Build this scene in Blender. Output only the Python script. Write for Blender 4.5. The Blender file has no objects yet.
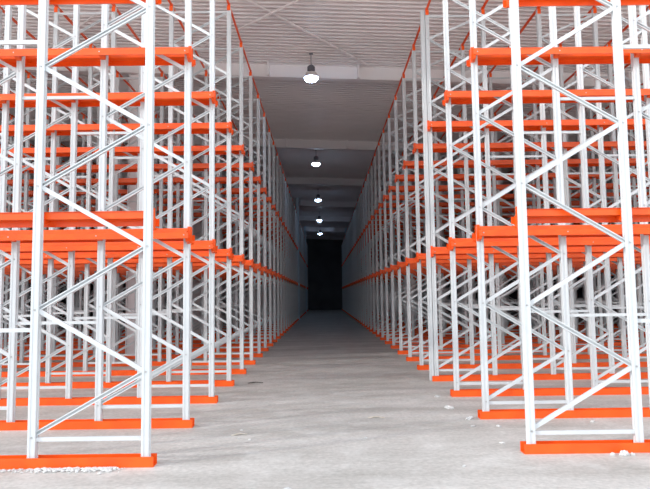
import bpy, bmesh, math, random
from mathutils import Matrix, Vector
random.seed(7)
sc = bpy.context.scene
col = sc.collection

# ------------------------------------------------------------------ measures
PITCH = 1.612                       # distance between rack rows
N_ROWS = 36
Y0 = {'left': 5.58, 'right': 5.847}  # front face of the first row
XA = {'left': -1.586, 'right': 1.908}  # aisle post centre
POST_W, POST_D, POST_H = .072, .068, 6.52
NODES = {'left': [.26+.56*k for k in range(12)], 'right': [.20+.58*k for k in range(11)] + [6.42]}
LOW = {'left': 2.145, 'right': 2.155}
HIGH = {'left': 4.31, 'right': 4.365}             # underside of the two rail levels
ROOF_Z, ROOF_SLOPE = 7.55, .042
BEAM_H = .38
def roof_z(x): return ROOF_Z - ROOF_SLOPE * x

# ------------------------------------------------------------------ materials
def mat(name, base, rough=.5, metal=0., noise=None, bump=None, spec=.5):
    m = bpy.data.materials.new(name); m.use_nodes = True
    nt = m.node_tree; b = nt.nodes['Principled BSDF']
    b.inputs['Base Color'].default_value = (*base, 1)
    b.inputs['Roughness'].default_value = rough
    b.inputs['Metallic'].default_value = metal
    b.inputs['Specular IOR Level'].default_value = spec
    if noise:
        other, scale = noise
        tc = nt.nodes.new('ShaderNodeTexCoord'); n = nt.nodes.new('ShaderNodeTexNoise')
        n.inputs['Scale'].default_value = scale; n.inputs['Detail'].default_value = 6
        r = nt.nodes.new('ShaderNodeValToRGB')
        r.color_ramp.elements[0].position = .35; r.color_ramp.elements[1].position = .7
        r.color_ramp.elements[0].color = (*base, 1); r.color_ramp.elements[1].color = (*other, 1)
        nt.links.new(tc.outputs['Object'], n.inputs['Vector']); nt.links.new(n.outputs['Fac'], r.inputs['Fac'])
        nt.links.new(r.outputs['Color'], b.inputs['Base Color'])
        if bump:
            bp = nt.nodes.new('ShaderNodeBump'); bp.inputs['Strength'].default_value = bump
            bp.inputs['Distance'].default_value = .01
            nt.links.new(n.outputs['Fac'], bp.inputs['Height']); nt.links.new(bp.outputs['Normal'], b.inputs['Normal'])
    return m
WHITE = mat('white_painted_steel', (.64, .675, .69), .38, noise=((.59, .63, .65), 3))
ORANGE = mat('orange_painted_steel', (.93, .115, .006), .36, noise=((.84, .085, .005), 5))
GALV = mat('galvanised_steel', (.55, .56, .58), .4, .6)
BEAMW = mat('white_roof_steel', (.86, .82, .82), .5)
DECK = mat('white_roof_sheet', (.80, .75, .75), .4, noise=((.74, .70, .70), .6))
WALL = mat('grey_wall_sheet', (.16, .16, .17), .6, noise=((.12, .12, .13), .8))
FOAM = mat('white_foam', (.68, .68, .67), .8, noise=((.52, .52, .51), 40), bump=.4)
CARD = mat('pale_cardboard', (.52, .47, .38), .8, noise=((.72, .68, .60), 30))
DARKW = mat('dark_wood', (.05, .06, .045), .8, noise=((.12, .12, .09), 30))
HOUSE = mat('grey_lamp_housing', (.20, .21, .24), .45, .3)
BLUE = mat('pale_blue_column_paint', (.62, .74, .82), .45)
SPLICE = mat('zinc_bolt', (.5, .5, .5), .35, .8)

def floor_mat():
    m = bpy.data.materials.new('worn_concrete'); m.use_nodes = True
    nt = m.node_tree; N = nt.nodes; Lk = nt.links; b = N['Principled BSDF']
    tc = N.new('ShaderNodeTexCoord')
    def noise(scale, detail, vec=None, rough=.6):
        n = N.new('ShaderNodeTexNoise'); n.inputs['Scale'].default_value = scale
        n.inputs['Detail'].default_value = detail; n.inputs['Roughness'].default_value = rough
        Lk.new(vec or tc.outputs['Object'], n.inputs['Vector']); return n
    mp = N.new('ShaderNodeMapping'); mp.inputs['Scale'].default_value = (.35, 1.6, 1); mp.inputs['Rotation'].default_value = (0, 0, -.35)
    Lk.new(tc.outputs['Object'], mp.inputs['Vector'])
    a = noise(1.1, 5, mp.outputs['Vector']); c = noise(22, 8); d = noise(2.3, 6)
    r1 = N.new('ShaderNodeValToRGB'); e = r1.color_ramp.elements
    e[0].position = .3; e[0].color = (.44, .425, .39, 1); e[1].position = .72; e[1].color = (.72, .70, .66, 1)
    Lk.new(a.outputs['Fac'], r1.inputs['Fac'])
    r2 = N.new('ShaderNodeValToRGB'); e = r2.color_ramp.elements
    e[0].position = .3; e[0].color = (.62, .62, .61, 1); e[1].position = .7; e[1].color = (1.05, 1.05, 1.05, 1)
    Lk.new(c.outputs['Fac'], r2.inputs['Fac'])
    mx = N.new('ShaderNodeMix'); mx.data_type = 'RGBA'; mx.blend_type = 'MULTIPLY'; mx.inputs[0].default_value = .7
    Lk.new(r1.outputs['Color'], mx.inputs[6]); Lk.new(r2.outputs['Color'], mx.inputs[7])
    r3 = N.new('ShaderNodeValToRGB'); e = r3.color_ramp.elements
    e[0].position = .50; e[0].color = (0, 0, 0, 1); e[1].position = .78; e[1].color = (.5, .5, .5, 1)
    Lk.new(d.outputs['Fac'], r3.inputs['Fac'])
    mx2 = N.new('ShaderNodeMix'); mx2.data_type = 'RGBA'; mx2.inputs[7].default_value = (.80, .79, .76, 1)
    Lk.new(r3.outputs['Color'], mx2.inputs[0]); Lk.new(mx.outputs[2], mx2.inputs[6])
    Lk.new(mx2.outputs[2], b.inputs['Base Color'])
    b.inputs['Roughness'].default_value = .62
    bp = N.new('ShaderNodeBump'); bp.inputs['Strength'].default_value = .25; bp.inputs['Distance'].default_value = .01
    Lk.new(c.outputs['Fac'], bp.inputs['Height']); Lk.new(bp.outputs['Normal'], b.inputs['Normal'])
    return m
FLOOR = floor_mat()
def emit(name, c, s):
    m = bpy.data.materials.new(name); m.use_nodes = True; nt = m.node_tree
    b = nt.nodes['Principled BSDF']; b.inputs['Base Color'].default_value = (.9, .9, .9, 1)
    b.inputs['Emission Color'].default_value = (*c, 1); b.inputs['Emission Strength'].default_value = s
    return m
BULB = emit('lit_lamp_lens', (.50, .70, 1.0), 34)

# ------------------------------------------------------------------ mesh helpers
def box(bm, x0, x1, y0, y1, z0, z1, M=None):
    v = [bm.verts.new(Vector(p)) for p in ((x0,y0,z0),(x1,y0,z0),(x1,y1,z0),(x0,y1,z0),(x0,y0,z1),(x1,y0,z1),(x1,y1,z1),(x0,y1,z1))]
    for f in ((0,3,2,1),(4,5,6,7),(0,1,5,4),(1,2,6,5),(2,3,7,6),(3,0,4,7)): bm.faces.new([v[i] for i in f])
    if M: bmesh.ops.transform(bm, matrix=M, verts=v)
    return v
def prism(bm, poly, axis, a, b, M=None):
    """extrude a 2D outline along an axis ('x': poly is (y,z); 'z': poly is (x,y))"""
    def P(p, t): return Vector((t, p[0], p[1])) if axis == 'x' else (Vector((p[0], t, p[1])) if axis == 'y' else Vector((p[0], p[1], t)))
    A = [bm.verts.new(P(p, a)) for p in poly]; B = [bm.verts.new(P(p, b)) for p in poly]
    n = len(poly); fs = [bm.faces.new(A), bm.faces.new(B[::-1])]
    for i in range(n): fs.append(bm.faces.new((A[i], B[i], B[(i+1) % n], A[(i+1) % n])))
    if M: bmesh.ops.transform(bm, matrix=M, verts=A + B)
def lathe(bm, prof, n=24, cx=0, cy=0):
    rings = []
    for r, z in prof:
        rings.append([bm.verts.new((cx + r*math.cos(2*math.pi*i/n), cy + r*math.sin(2*math.pi*i/n), z)) for i in range(n)])
    for k in range(len(rings)-1):
        for i in range(n):
            bm.faces.new((rings[k][i], rings[k][(i+1) % n], rings[k+1][(i+1) % n], rings[k+1][i]))
    bm.faces.new(rings[0][::-1]); bm.faces.new(rings[-1])
def rod(bm, a, b, r, n=8):
    a, b = Vector(a), Vector(b); d = b - a
    M = Matrix.Translation(a) @ d.to_track_quat('Z', 'Y').to_matrix().to_4x4()
    A = [bm.verts.new(M @ Vector((r*math.cos(2*math.pi*i/n), r*math.sin(2*math.pi*i/n), 0))) for i in range(n)]
    B = [bm.verts.new(M @ Vector((r*math.cos(2*math.pi*i/n), r*math.sin(2*math.pi*i/n), d.length))) for i in range(n)]
    for i in range(n): bm.faces.new((A[i], A[(i+1) % n], B[(i+1) % n], B[i]))
    bm.faces.new(A[::-1]); bm.faces.new(B)
def mesh(name, bm, m):
    bmesh.ops.recalc_face_normals(bm, faces=bm.faces)
    me = bpy.data.meshes.new(name); bm.to_mesh(me); bm.free(); me.materials.append(m); return me
def link(name, me, parent=None, loc=(0, 0, 0)):
    o = bpy.data.objects.new(name, me); col.objects.link(o); o.location = loc
    if parent: o.parent = parent
    return o
def empty(name, loc):
    o = bpy.data.objects.new(name, None); col.objects.link(o); o.location = loc; o.empty_display_size = .1; return o
def tag(o, label, cat, group=None):
    o['label'] = label; o['category'] = cat
    if group: o['group'] = group
    return o
def structure(name, bm, m):
    o = link(name, mesh(name, bm, m)); o['kind'] = 'structure'; return o
def copy_tree(o, loc):
    r = o.copy(); col.objects.link(r); r.location = loc
    for ch in o.children:
        c = ch.copy(); col.objects.link(c); c.parent = r
        for g in ch.children:
            d = g.copy(); col.objects.link(d); d.parent = c
    return r
ORD = ['first','second','third','fourth','fifth','sixth','seventh','eighth','ninth','tenth','eleventh','twelfth','thirteenth',
       'fourteenth','fifteenth','sixteenth','seventeenth','eighteenth','nineteenth','twentieth','twenty-first','twenty-second',
       'twenty-third','twenty-fourth','twenty-fifth','twenty-sixth','twenty-seventh','twenty-eighth','twenty-ninth','thirtieth',
       'thirty-first','thirty-second','thirty-third','thirty-fourth','thirty-fifth','thirty-sixth']
def rowname(n):
    return 'front row' if n == 0 else ('hindmost row' if n == N_ROWS - 1 else ORD[n] + ' row back')

# ------------------------------------------------------------------ the hall
XW, YF, YB = 17.0, -4.0, 65.0
YR = 8.0    # the roof sheet starts here, open to the sky in front
bm = bmesh.new(); box(bm, -XW-3, XW+3, -7, YB, -.2, 0); structure('floor', bm, FLOOR)
bm = bmesh.new(); prev = None                                        # ribbed roof sheet, ribs running across the hall
y = YR; prof = []
while y < YB:
    prof += [(y, 0), (y+.056, 0), (y+.060, .042), (y+.178, .042)]; y += .182
rows = []
for (yy, dz) in prof:
    rows.append([bm.verts.new((x, yy, roof_z(x) + dz)) for x in (-XW, 0, XW)])
top = []
for a, b in zip(rows, rows[1:]):
    for i in (0, 1): bm.faces.new((a[i], a[i+1], b[i+1], b[i]))
v = [bm.verts.new((x, yy, roof_z(x) + z)) for z in (.048, .14) for x, yy in ((-XW, YR), (XW, YR), (XW, YB), (-XW, YB))]
for f in ((0,1,2,3),(7,6,5,4),(0,4,5,1),(1,5,6,2),(2,6,7,3),(3,7,4,0)): bm.faces.new([v[i] for i in f])
structure('ceiling', bm, DECK)
def ribbed_wall(name, x, y0, y1, s):
    bm = bmesh.new(); pts = []; y = y0
    while y < y1: pts += [(x, y), (x, y+.12), (x+s*.04, y+.16), (x+s*.04, y+.28)]; y += .32
    pts += [(x+s*.15, y), (x+s*.15, y0)]
    prism(bm, pts, 'z', 0, roof_z(x)); structure(name, bm, WALL)
ribbed_wall('wall_left', -XW, 7.9, YB, -1)
ribbed_wall('wall_right', XW, 7.9, YB, 1)
bm = bmesh.new(); prism(bm, [(-XW, 0), (XW, 0), (XW, roof_z(XW)+.1), (-XW, roof_z(-XW)+.1)], 'y', YB-.1, YB+.2); structure('wall_back', bm, WALL)

def roof_beam(y, k):
    t = empty('roof_beam', (0, y, roof_z(0)))
    bm = bmesh.new()
    Lx = XW - .05
    for (a, b, z0, z1) in ((-.10, .10, -BEAM_H, -BEAM_H+.016), (-.10, .10, -.018, -.002), (-.006, .006, -BEAM_H, -.002)):
        v = box(bm, -Lx, Lx, a, b, z0, z1)
        for q in v: q.co.z -= ROOF_SLOPE * q.co.x
    link('beam_body', mesh('beam_body', bm, BEAMW), t)
    return t
bm = bmesh.new(); box(bm, -.03, .03, -.19, -.006, -BEAM_H+.016, -.018)
stiff = mesh('stiffener', bm, BEAMW)
beams_y = [8.15, 16.0, 23.85, 31.7, 39.55, 47.4, 55.25, 63.1]
for k, y in enumerate(beams_y):
    t = roof_beam(y, k)
    for i in range(-6, 8):
        x = -1.38 + 2.37 * i
        link('stiffener', stiff, t, (x, 0, -ROOF_SLOPE * x))
    if k == 0: lab = 'white steel roof beam above the front racks'
    elif k == 1: lab = 'brightest white roof beam crossing the hall behind the nearest lamp'
    else: lab = 'dim steel roof beam crossing the hall, %s one behind the brightest beam' % ORD[k-2]
    tag(t, lab, 'roof beam', 'roof beams across the hall')

def brace(a, b, label, dz=.05):
    bm = bmesh.new(); (x0, y0), (x1, y1) = a, b
    rod(bm, (x0, y0, roof_z(x0) - dz), (x1, y1, roof_z(x1) - dz), .024)
    tag(link('bracing_rod', mesh('bracing_rod', bm, BEAMW)), label, 'bracing rod', 'thin cross rods under the roof')
brace((-4.66, 8.35), (1.37, 15.9), 'thin white roof rod running from upper left down towards the right racks')
brace((3.07, 8.35), (-4.10, 15.9), 'thin white roof rod crossing the other one above the aisle', .16)
brace((-.35, 8.35), (-7.6, 15.9), 'thin white roof rod seen through the top of the left racks', .12)
brace((11.0, 8.35), (3.8, 15.9), 'thin white roof rod seen through the top of the right racks')

# lamps over the aisle
def make_lamp():
    t = empty('pendant_lamp', (0, 0, 0))       # origin on the roof sheet
    H = -.60
    bm = bmesh.new(); rod(bm, (0, 0, 0), (0, 0, H+.30), .010); box(bm, -.05, .05, -.05, .05, -.012, -.001)
    link('hanging_rod', mesh('hanging_rod', bm, HOUSE), t)
    bm = bmesh.new(); lathe(bm, [(.035, H+.30), (.07, H+.28), (.08, H+.24), (.08, H+.15), (.06, H+.13)], 16)
    for i in range(10):
        a = 2*math.pi*i/10; box(bm, .075, .098, -.003, .003, H+.15, H+.26, Matrix.Rotation(a, 4, 'Z'))
    link('housing', mesh('housing', bm, HOUSE), t)
    bm = bmesh.new()
    lathe(bm, [(.06, H+.13), (.13, H+.10), (.165, H+.03), (.185, H-.03), (.179, H-.03), (.159, H+.026), (.125, H+.092), (.05, H+.12)], 28)
    link('reflector', mesh('reflector', bm, BEAMW), t)
    bm = bmesh.new(); lathe(bm, [(.174, H-.028), (.165, H-.07), (.115, H-.115), (.045, H-.13)], 28)
    link('lens', mesh('lens', bm, BULB), t)
    return t
lamp0 = make_lamp()
for i, y in enumerate((15.2, 25.4, 35.2, 44.9, 54.6)):
    o = lamp0 if i == 0 else copy_tree(lamp0, (0, 0, 0))
    o.location = (-.24, y, roof_z(-.24))
    lab = ['lit bell lamp hanging in front of the brightest roof beam, nearest of all', 'second lit lamp down the aisle, below the dark roof',
           'third lit lamp down the aisle, a small bright oval', 'fourth lit lamp down the aisle, tiny bright oval', 'farthest lit lamp at the dark end of the aisle'][i]
    tag(o, lab, 'lamp', 'lit lamps over the aisle')

# ------------------------------------------------------------------ rack pieces (meshes are shared)
def post_poly():
    w, d = POST_W/2, POST_D
    half = [(.010, .004), (.014, 0), (w-.004, 0), (w, .004), (w, .024), (w-.007, .029), (w-.007, .043), (w, .048), (w, d-.003), (w-.003, d), (.016, d), (.016, d-.010)]
    return half + [(-x, y) for x, y in half[::-1]]
def add_post(bm, x=0, h=POST_H):
    prism(bm, post_poly(), 'z', .008, h, Matrix.Translation((x, 0, 0)))
bm = bmesh.new(); add_post(bm); POST = mesh('post', bm, WHITE)
def add_channel(bm, a, b, y0, open_front, w=.044, d=.026):
    """bent-sheet channel between two points (x,z) lying at depth y0..y0+d"""
    ax, az = a; bx, bz = b; L = math.hypot(bx-ax, bz-az); ang = math.atan2(bz-az, bx-ax)
    M = Matrix.Translation((ax, y0, az)) @ Matrix.Rotation(-ang, 4, 'Y'); t = .003
    if open_front: pl = [(0, -w/2), (d, -w/2), (d, w/2), (0, w/2), (0, w/2-.011), (t, w/2-.011), (t, w/2-t), (d-t, w/2-t), (d-t, -w/2+t), (t, -w/2+t), (t, -w/2+.011), (0, -w/2+.011)]
    else: pl = [(d, -w/2), (0, -w/2), (0, w/2), (d, w/2), (d, w/2-.011), (d-t, w/2-.011), (d-t, w/2-t), (t, w/2-t), (t, -w/2+t), (d-t, -w/2+t), (d-t, -w/2+.011), (d, -w/2+.011)]
    prism(bm, pl, 'x', 0, L, M)
X_IN = POST_W/2 - .005
def diag_ends(side, k):
    z0, z1 = NODES[side][k], NODES[side][k+1]
    dz = .02 if k == 0 else 0
    return ((X_IN, z0+.010+dz), (1-X_IN, z1-.010)) if k % 2 == 0 else ((X_IN, z1-.010), (1-X_IN, z0+.010))
def add_diag(bm, side, k):
    # the left racks show the open side of the rising braces, the right racks that of the falling ones
    a, b = diag_ends(side, k); rising = k % 2 == 0
    add_channel(bm, a, b, .020, rising == (side == 'left'), .040)
def horiz(bm, z): add_channel(bm, (X_IN, z), (1-X_IN, z), .021, False, .036, .026)
DIAG, FRAME_MESH = {}, {}
for side in ('left', 'right'):
    DIAG[side] = []
    bm = bmesh.new(); add_post(bm, 0); add_post(bm, 1)
    for k in range(11):
        b2 = bmesh.new(); add_diag(b2, side, k); DIAG[side].append(mesh('diagonal_brace', b2, WHITE))
        add_diag(bm, side, k)
    horiz(bm, NODES[side][0]-.02); horiz(bm, NODES[side][-1])
    FRAME_MESH[side] = mesh('upright_frame', bm, WHITE)
bm = bmesh.new(); horiz(bm, 0); HOR = mesh('horizontal_brace', bm, WHITE)
bm = bmesh.new(); rod(bm, (0, -.004, 0), (0, .002, 0), .009, 6); BOLT = mesh('bolt', bm, SPLICE)
def make_frame(side, bolts):
    t = empty('upright_frame', (0, 0, 0))
    link('post', POST, t); link('post', POST, t, (1, 0, 0))
    for k in range(11): link('diagonal_brace', DIAG[side][k], t)
    link('horizontal_brace', HOR, t, (0, 0, NODES[side][0]-.02)); link('horizontal_brace', HOR, t, (0, 0, NODES[side][-1]))
    if bolts:
        for k in range(12): link('bolt', BOLT, t, (0 if k % 2 == 0 else 1, 0, NODES[side][k]))
    return t

def n_frames(side, n):
    z = Y0[side] + PITCH*n
    m = int((.56*z + 1.3 - abs(XA[side])) / 2) + 1
    return max(2, min(m, 6 if n < 15 else 4))
def frame_x(side, j): return XA[side] - 1 - 2*j if side == 'left' else XA[side] + 2*j
def extent(side, n):
    """x range of a row's posts"""
    m = n_frames(side, n)
    if side == 'left': return frame_x('left', m-1), XA['left']
    return XA['right'], frame_x('right', m-1) + 1

PARTS_TO = 12
total = 0
for side in ('left', 'right'):
    proto = None
    for n in range(N_ROWS):
        if n == 4: proto = None
        for j in range(n_frames(side, n)):
            loc = (frame_x(side, j), Y0[side] + PITCH*n, 0)
            if n < PARTS_TO:
                if proto is None: proto = make_frame(side, n < 4); proto.location = loc; o = proto
                else: o = copy_tree(proto, loc)
            else: o = link('upright_frame', FRAME_MESH[side], None, loc)
            where = 'nearest the aisle' if j == 0 else '%s in from the aisle' % ORD[j]
            tag(o, 'tall white braced upright frame, %s racks, %s, %s' % (side, rowname(n), where), 'rack upright', 'white upright frames of the %s racks' % side)
            total += 1
print('frames', total)
# doubled post in the fourth row on the right
tag(link('support_post', POST, None, (XA['right']-.082, Y0['right']+3*PITCH, 0)),
    'extra white post standing against the aisle post, right racks, fourth row back', 'post')

# base channels (open-topped), one per row and side
def make_base(side, n):
    x0, x1 = extent(side, n); x0 -= .082; x1 += .082
    a, b = -.026, POST_D + .030; h = .09; t = .005
    bm = bmesh.new()
    prism(bm, [(a, 0), (b, 0), (b, h), (b-t, h), (b-t, t), (a+t, t), (a+t, h), (a, h)], 'x', x0, x1)
    return mesh('base_channel', bm, ORANGE)
for side in ('left', 'right'):
    for n in range(N_ROWS):
        o = link('base_channel', make_base(side, n), None, (0, Y0[side] + PITCH*n, .0005))
        tag(o, 'orange floor channel under the white frames, %s racks, %s' % (side, rowname(n)), 'floor channel', 'orange floor channels of the %s racks' % side)

# pallet rails
def rail_poly(s, base):
    """s=-1: towards the camera side of the frame, s=1: behind it; stepped profile, upstand beside the post"""
    t = .004; u, l = .030, .145
    p = [(u-.012, .128), (u-.012, .124), (u, .124), (u, .060), (l-t, .060), (l-t, .004), (l-.016, .004), (l-.016, 0), (l, 0), (l, .062), (l-.004, .066), (u+t, .066), (u+t, .128)]
    return [(base + s*y, z) for y, z in p]
def bracket_bm(bm, s, base, x, wd=.052):
    p = [(.0005, -.004), (.0005, .118), (.0295, .118), (.0295, .0595), (.138, .0595), (.138, .042), (.05, .010), (.03, -.004)]
    prism(bm, [(base + s*y, z) for y, z in p], 'x', x - wd/2, x + wd/2)
def cap_bm(bm, s, base):
    """the bigger end bracket at the aisle, standing just outside the rail's end"""
    p = [(.0005, -.045), (.0005, .150), (.030, .146), (.042, .095), (.085, .088), (.152, .066), (.156, .004), (.110, -.030), (.06, -.052), (.03, -.056)]
    prism(bm, [(base + s*y, z) for y, z in p], 'x', -.020, -.014)
    prism(bm, [(base + s*y, z) for y, z in [(.0005, -.045), (.0005, .150), (.012, .149), (.012, -.047)]], 'x', -.014, .014)
    prism(bm, [(base + s*y, z) for y, z in [(.140, .068), (.152, .066), (.156, .004), (.144, -.004)]], 'x', -.014, .016)
    prism(bm, [(base + s*y, z) for y, z in [(.03, -.056), (.06, -.052), (.110, -.030), (.106, -.022), (.06, -.042), (.03, -.046)]], 'x', -.014, .016)
CAP = {}
for s, base in ((-1, 0), (1, POST_D)):
    bm = bmesh.new(); cap_bm(bm, s, base); CAP[s] = mesh('end_bracket', bm, ORANGE)
bm = bmesh.new(); rod(bm, (0, -.004, 0), (0, 0, 0), .008, 6); RB = mesh('bolt', bm, SPLICE)
BR = {}
for s, base in ((-1, 0), (1, POST_D)):
    bm = bmesh.new(); bracket_bm(bm, s, base, 0); BR[s] = mesh('bracket', bm, ORANGE)
nr = 0
for side in ('left', 'right'):
    for n in range(N_ROWS):
        x0, x1 = extent(side, n)
        xs = []
        for j in range(n_frames(side, n)): xs += [frame_x(side, j), frame_x(side, j)+1]
        for s, base in ((-1, 0), (1, POST_D)):
            if n == 0 and s == -1: continue
            for lev, zz in (('lower', LOW[side]), ('upper', HIGH[side])):
                bm = bmesh.new(); xa, xb = (x0-.062, x1+.014) if side == 'left' else (x0-.014, x1+.062)
                prism(bm, rail_poly(s, base), 'x', xa, xb)
                cx, sg = (x1+.036, 1) if side == 'left' else (x0-.036, -1)
                if n >= PARTS_TO:
                    for x in xs:
                        if abs(x - XA[side]) > .1: bracket_bm(bm, s, base, x)
                    tmp = bmesh.new(); cap_bm(tmp, s, base); me = bpy.data.meshes.new('t'); tmp.to_mesh(me); tmp.free()
                    me.transform(Matrix.Translation((cx, 0, 0)) @ Matrix.Diagonal((sg, 1, 1, 1))); bm.from_mesh(me); bpy.data.meshes.remove(me)
                loc = (0, Y0[side]+PITCH*n, zz)
                if n >= PARTS_TO: o = link('pallet_rail', mesh('pallet_rail', bm, ORANGE), None, loc)
                else:
                    o = empty('pallet_rail', loc)
                    link('rail_beam', mesh('rail_beam', bm, ORANGE), o)
                    for x in xs:
                        if abs(x - XA[side]) > .1: link('bracket', BR[s], o, (x, 0, 0))
                        if n < 4: link('bolt', RB, o, (x, base - .145 if s < 0 else base + .030, .040 if s < 0 else .095))
                    e = link('end_bracket', CAP[s], o, (cx, 0, 0)); e.scale.x = sg
                face = 'near' if s < 0 else 'far'
                tag(o, 'orange %s pallet rail on the %s face of the posts, %s racks, %s' % (lev, face, side, rowname(n)),
                    'pallet rail', 'orange %s rails of the %s racks' % (lev, side)); nr += 1
print('rails', nr)

# spacer bars between neighbouring frames of a row
bm = bmesh.new(); add_channel(bm, (1+X_IN+.002, 0), (2-X_IN-.002, 0), .021, False, .036, .026); SP = mesh('spacer_bar', bm, WHITE)
for side in ('left', 'right'):
    for n in range(15):
        m = n_frames(side, n)
        for j in range(m-1):
            for lev, zz in (('low', 1.2), ('high', 3.86)):
                x = frame_x(side, j+1) if side == 'left' else frame_x(side, j)
                o = link('spacer_bar', SP, None, (x, Y0[side]+PITCH*n, zz))
                tag(o, 'white %s spacer bar, %s racks, %s, %s gap in from the aisle' % (lev, side, rowname(n), ORD[j]), 'spacer bar', 'white spacer bars between frames')

# long orange ties over the post tops, one per line of posts
bm = bmesh.new()
box(bm, -.03, .03, -.005, -.001, POST_H-.085, POST_H+.004); box(bm, -.03, .03, -.005, POST_D, POST_H+.0005, POST_H+.005)
box(bm, -.022, .022, .01, .05, POST_H+.005, POST_H+.056)
CLIP = mesh('clip', bm, ORANGE)
for side in ('left', 'right'):
    for c in range(12):
        j = c // 2
        rows_ = [n for n in range(N_ROWS) if n_frames(side, n) > j]
        # keep the unbroken run of rows that own this line of posts
        a, b = rows_[0], rows_[-1]
        x = XA[side] + (-c if side == 'left' else c)
        t = empty('top_tie', (x, Y0[side]+PITCH*a, 0))
        bm = bmesh.new(); L = PITCH*(b-a)
        prism(bm, [(-.015, POST_H+.012), (.015, POST_H+.012), (.015, POST_H+.050), (-.015, POST_H+.050), (-.015, POST_H+.047), (.012, POST_H+.047), (.012, POST_H+.015), (-.015, POST_H+.015)], 'y', -.03, L+POST_D+.03)
        link('tie_bar', mesh('tie_bar', bm, ORANGE), t)
        for n in range(a, min(b+1, 16)): link('clip', CLIP, t, (0, PITCH*(n-a), 0))
        where = 'over the aisle posts' if c == 0 else 'over the %s post line in' % ORD[c]
        tag(t, 'long red-orange tie atop the %s racks, %s' % (side, where), 'tie bar', 'ties along the tops of the %s racks' % side)

# white columns under the roof beams, in the left racks
for i, y in enumerate((16.0, 23.85, 31.72)):
    bm = bmesh.new(); zt = roof_z(-4.85) - BEAM_H - .012
    for (a, b, c, d) in ((-.2, -.185, -.09, .09), (.185, .2, -.09, .09), (-.185, .185, -.008, .008)): box(bm, a, b, c, d, .012, zt)
    box(bm, -.24, .24, -.1, .1, .0005, .012)
    tag(link('building_column', mesh('building_column', bm, BEAMW), None, (-4.85, y, 0)),
        'broad white steel column inside the left racks, ' + ['nearest of the three', 'middle one of the three', 'farthest of the three'][i], 'column', 'white columns in the left racks')
# slim building columns standing along the aisle, far down the hall
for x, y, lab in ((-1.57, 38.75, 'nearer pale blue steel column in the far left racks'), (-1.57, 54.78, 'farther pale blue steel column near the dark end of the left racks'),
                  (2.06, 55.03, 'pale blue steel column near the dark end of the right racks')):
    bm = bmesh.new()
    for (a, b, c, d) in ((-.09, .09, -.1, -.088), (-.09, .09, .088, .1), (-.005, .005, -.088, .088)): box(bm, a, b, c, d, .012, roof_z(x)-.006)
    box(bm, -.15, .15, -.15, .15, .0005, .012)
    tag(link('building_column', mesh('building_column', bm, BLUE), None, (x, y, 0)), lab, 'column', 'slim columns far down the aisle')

# ------------------------------------------------------------------ debris on the floor
def lump(name, x, y, sx, sy, sz, m, seed, flat=False, parent=None):
    rnd = random.Random(seed); bm = bmesh.new(); bmesh.ops.create_icosphere(bm, subdivisions=3, radius=1)
    ph = [rnd.uniform(0, 6.28) for _ in range(6)]
    for v in bm.verts:
        q = v.co; f = 1 + .30*math.sin(3*q.x+ph[0])*math.cos(4*q.y+ph[1]) + .22*math.sin(6*q.y+ph[2]+3*q.z) + .14*math.sin(11*q.x+ph[3]+5*q.y) + rnd.uniform(-.09, .09)
        v.co = Vector((q.x*sx*f, q.y*sy*f, max(-.35, q.z*f)*sz))
    zmin = min(v.co.z for v in bm.verts)
    bmesh.ops.rotate(bm, verts=bm.verts, cent=(0, 0, 0), matrix=Matrix.Rotation(rnd.uniform(0, 3), 3, 'Z'))
    for v in bm.verts: v.co.z -= zmin - .0005
    return link(name, mesh(name, bm, m), parent, (x, y, 0))
foam = [  # x, y, size, label
 (-.777, 6.54, .030, 'small white foam crumb on the aisle floor left of centre'),
 (-.90, 6.60, .018, 'tiny white foam crumb at the tip of the pale cardboard strip on the left'),
 (-.92, 7.0, .028, 'single white foam crumb in the left part of the aisle'),
 (1.613, 9.06, .05, 'white foam scrap beside the floor channel of the third right row'),
 (1.60, 8.15, .085, 'largest white foam scrap on the floor beside the right racks'),
 (1.70, 7.45, .075, 'flat white foam scrap in front of the second right floor channel'),
 (1.65, 7.05, .035, 'small white foam crumb left of the second right floor channel'),
 (1.187, 5.45, .030, 'small white foam crumb on the floor left of the front right channel'),
 (1.92, 7.02, .045, 'white foam scrap just before the end of the second right channel'),
 (1.74, 6.25, .032, 'white foam crumb between the first two right floor channels, near the aisle'),
 (.42, 6.55, .020, 'white foam crumb in the middle of the aisle floor'),
 (.28, 7.35, .013, 'tiny white speck farther along the middle of the aisle'),
 (-.30, 4.85, .050, 'white foam lump at the bottom edge of the picture, left of centre'),
 (3.05, 7.2, .035, 'white foam crumb behind the front right frame')]
for i, (x, y, s, lab) in enumerate(foam):
    tag(lump('foam_scrap', x, y, s*.75, s*.45, s*.3, FOAM, i), lab, 'foam scrap', 'white foam scraps on the floor')
for i, (x, y, s, lab) in enumerate([(2.70, 5.765, .05, 'bigger white foam lump against the front right floor channel'),
                                    (2.60, 5.77, .028, 'smaller white foam lump left of the bigger one at the front right channel'),
                                    (2.78, 5.76, .026, 'small white foam lump right of the bigger one at the front right channel')]):
    tag(lump('foam_scrap', x, y-.02, s*.8, s*.55, s*.6, FOAM, 40+i), lab, 'foam scrap', 'white foam scraps on the floor')
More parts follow.
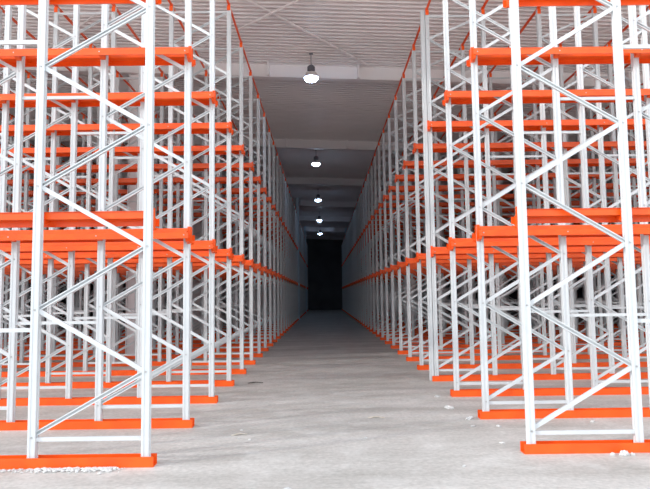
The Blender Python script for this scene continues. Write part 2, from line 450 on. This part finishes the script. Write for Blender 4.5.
# crumbled white powder along the front left channel
bm = bmesh.new(); rnd = random.Random(3)
for i in range(480):
    x = -1.85 - abs(rnd.gauss(0, .5)) if i % 2 else rnd.uniform(-3.0, -1.75)
    s = rnd.uniform(.004, .012) * (1.4 if -2.5 < x < -1.8 else .8)
    y = 5.55 - s - abs(rnd.gauss(.0, .05)) - .002
    M = Matrix.Translation((x, y, s*.65)) @ Matrix.Diagonal((s*rnd.uniform(.8, 2.0), s, s*.7, 1))
    bmesh.ops.create_icosphere(bm, subdivisions=1, radius=1, matrix=M)
o = link('foam_crumbs', mesh('foam_crumbs', bm, FOAM)); o['kind'] = 'stuff'
tag(o, 'white crumbled foam scattered along the front left floor channel', 'foam crumbs')
bm = bmesh.new()
for i in range(170):
    x = rnd.uniform(-1.4, 1.75) if i % 3 else rnd.uniform(1.9, 4.2); y = rnd.uniform(4.6, 13.5) if i % 3 else rnd.uniform(6.1, 7.1)
    s = rnd.uniform(.002, .006)
    M = Matrix.Translation((x, y, s*.4)) @ Matrix.Diagonal((s*rnd.uniform(.8, 1.8), s, s*.4, 1))
    bmesh.ops.create_icosphere(bm, subdivisions=1, radius=1, matrix=M)
o = link('floor_grit', mesh('floor_grit', bm, FOAM)); o['kind'] = 'stuff'
tag(o, 'fine pale grit strewn over the concrete aisle floor', 'grit')
def strip(name, x, y, L, W, a, m, lab, cat):
    bm = bmesh.new(); n = 8; up = []; 
    for i in range(n+1):
        u = i/n; z = .004 + .012*math.sin(u*3.1)**2; w = W*(.75+.25*math.sin(5*u+1))
        up.append([(-L/2+L*u, -w/2, z), (-L/2+L*u, w/2, z+.003), (-L/2+L*u, w/2, z-.0035), (-L/2+L*u, -w/2, z-.0035)])
    R = [[bm.verts.new(p) for p in r] for r in up]
    for p, q in zip(R, R[1:]):
        for i in range(4): bm.faces.new((p[i], q[i], q[(i+1) % 4], p[(i+1) % 4]))
    bm.faces.new(R[0]); bm.faces.new(R[-1][::-1])
    o = link(name, mesh(name, bm, m), None, (x, y, 0)); o.rotation_euler.z = a
    tag(o, lab, cat)
strip('cardboard_strip', -.92, 6.98-.2, .17, .035, .35, CARD, 'pale cardboard strip on the floor near the front left racks', 'cardboard')
strip('cardboard_strip', .62, 7.6, .20, .06, -.12, CARD, 'flat tan cardboard strip on the floor right of the aisle centre', 'cardboard')
strip('wood_splinter', -1.18, 10.75, .26, .06, .1, DARKW, 'dark wood splinter beside the third left floor channel', 'wood splinter')

# ------------------------------------------------------------------ light
w = bpy.data.worlds.new('daylight'); sc.world = w; w.use_nodes = True
nt = w.node_tree; bg = nt.nodes['Background']
tc = nt.nodes.new('ShaderNodeTexCoord'); sx = nt.nodes.new('ShaderNodeSeparateXYZ'); rp = nt.nodes.new('ShaderNodeValToRGB')
nt.links.new(tc.outputs['Generated'], sx.inputs[0]); mr = nt.nodes.new('ShaderNodeMapRange')
mr.inputs['From Min'].default_value = -1; mr.inputs['From Max'].default_value = 1
nt.links.new(sx.outputs['Z'], mr.inputs['Value']); nt.links.new(mr.outputs[0], rp.inputs['Fac'])
els = rp.color_ramp.elements                       # hazy sky; dark horizon band and bright lower half added to steer the light
els[0].position = .0; els[0].color = (1, .98, .95, 1); els[1].position = 1; els[1].color = (.18, .20, .24, 1)
for p, c in ((.36, (1, .98, .95, 1)), (.44, (.12, .12, .12, 1)), (.505, (.12, .12, .12, 1)), (.545, (.30, .31, .32, 1)), (.62, (.42, .43, .45, 1)), (.82, (.30, .32, .35, 1))):
    e = els.new(p); e.color = c
nt.links.new(rp.outputs['Color'], bg.inputs['Color']); bg.inputs['Strength'].default_value = 4.0
sun = bpy.data.lights.new('low_sun', 'SUN'); sun.energy = 1.6; sun.angle = math.radians(3); sun.color = (1, .96, .9)
so = bpy.data.objects.new('low_sun', sun); col.objects.link(so)
so.rotation_euler = Vector((1, .45, -.36)).to_track_quat('-Z', 'Y').to_euler()

# ------------------------------------------------------------------ camera
f, pi_, ro, ya, h = 620.3165, .0819, .0128, .0034, 1.4756
def w_of(x, y, z):
    c, s = math.cos(pi_), math.sin(pi_); y, z = c*y - s*z, s*y + c*z
    c, s = math.cos(ya), math.sin(ya); return Vector((c*x + s*y, -s*x + c*y, z))
r_, u_, f_ = w_of(1, 0, 0), w_of(0, 0, 1), w_of(0, 1, 0)
c, s = math.cos(ro), math.sin(ro)
R_ = r_*c - u_*s; U_ = r_*s + u_*c
cam = bpy.data.cameras.new('camera'); co = bpy.data.objects.new('camera', cam); col.objects.link(co)
co.matrix_world = Matrix(((R_.x, U_.x, -f_.x, 0), (R_.y, U_.y, -f_.y, 0), (R_.z, U_.z, -f_.z, h), (0, 0, 0, 1)))
cam.sensor_fit = 'HORIZONTAL'; cam.sensor_width = 36; cam.lens = 36 * f / 650; cam.clip_end = 200; cam.clip_start = .05
sc.camera = co
vs = sc.view_settings; vs.view_transform = 'Standard'; vs.look = 'None'; vs.gamma = 1; vs.use_curve_mapping = False; vs.exposure = .48
sc.cycles.max_bounces = 8; sc.cycles.diffuse_bounces = 5
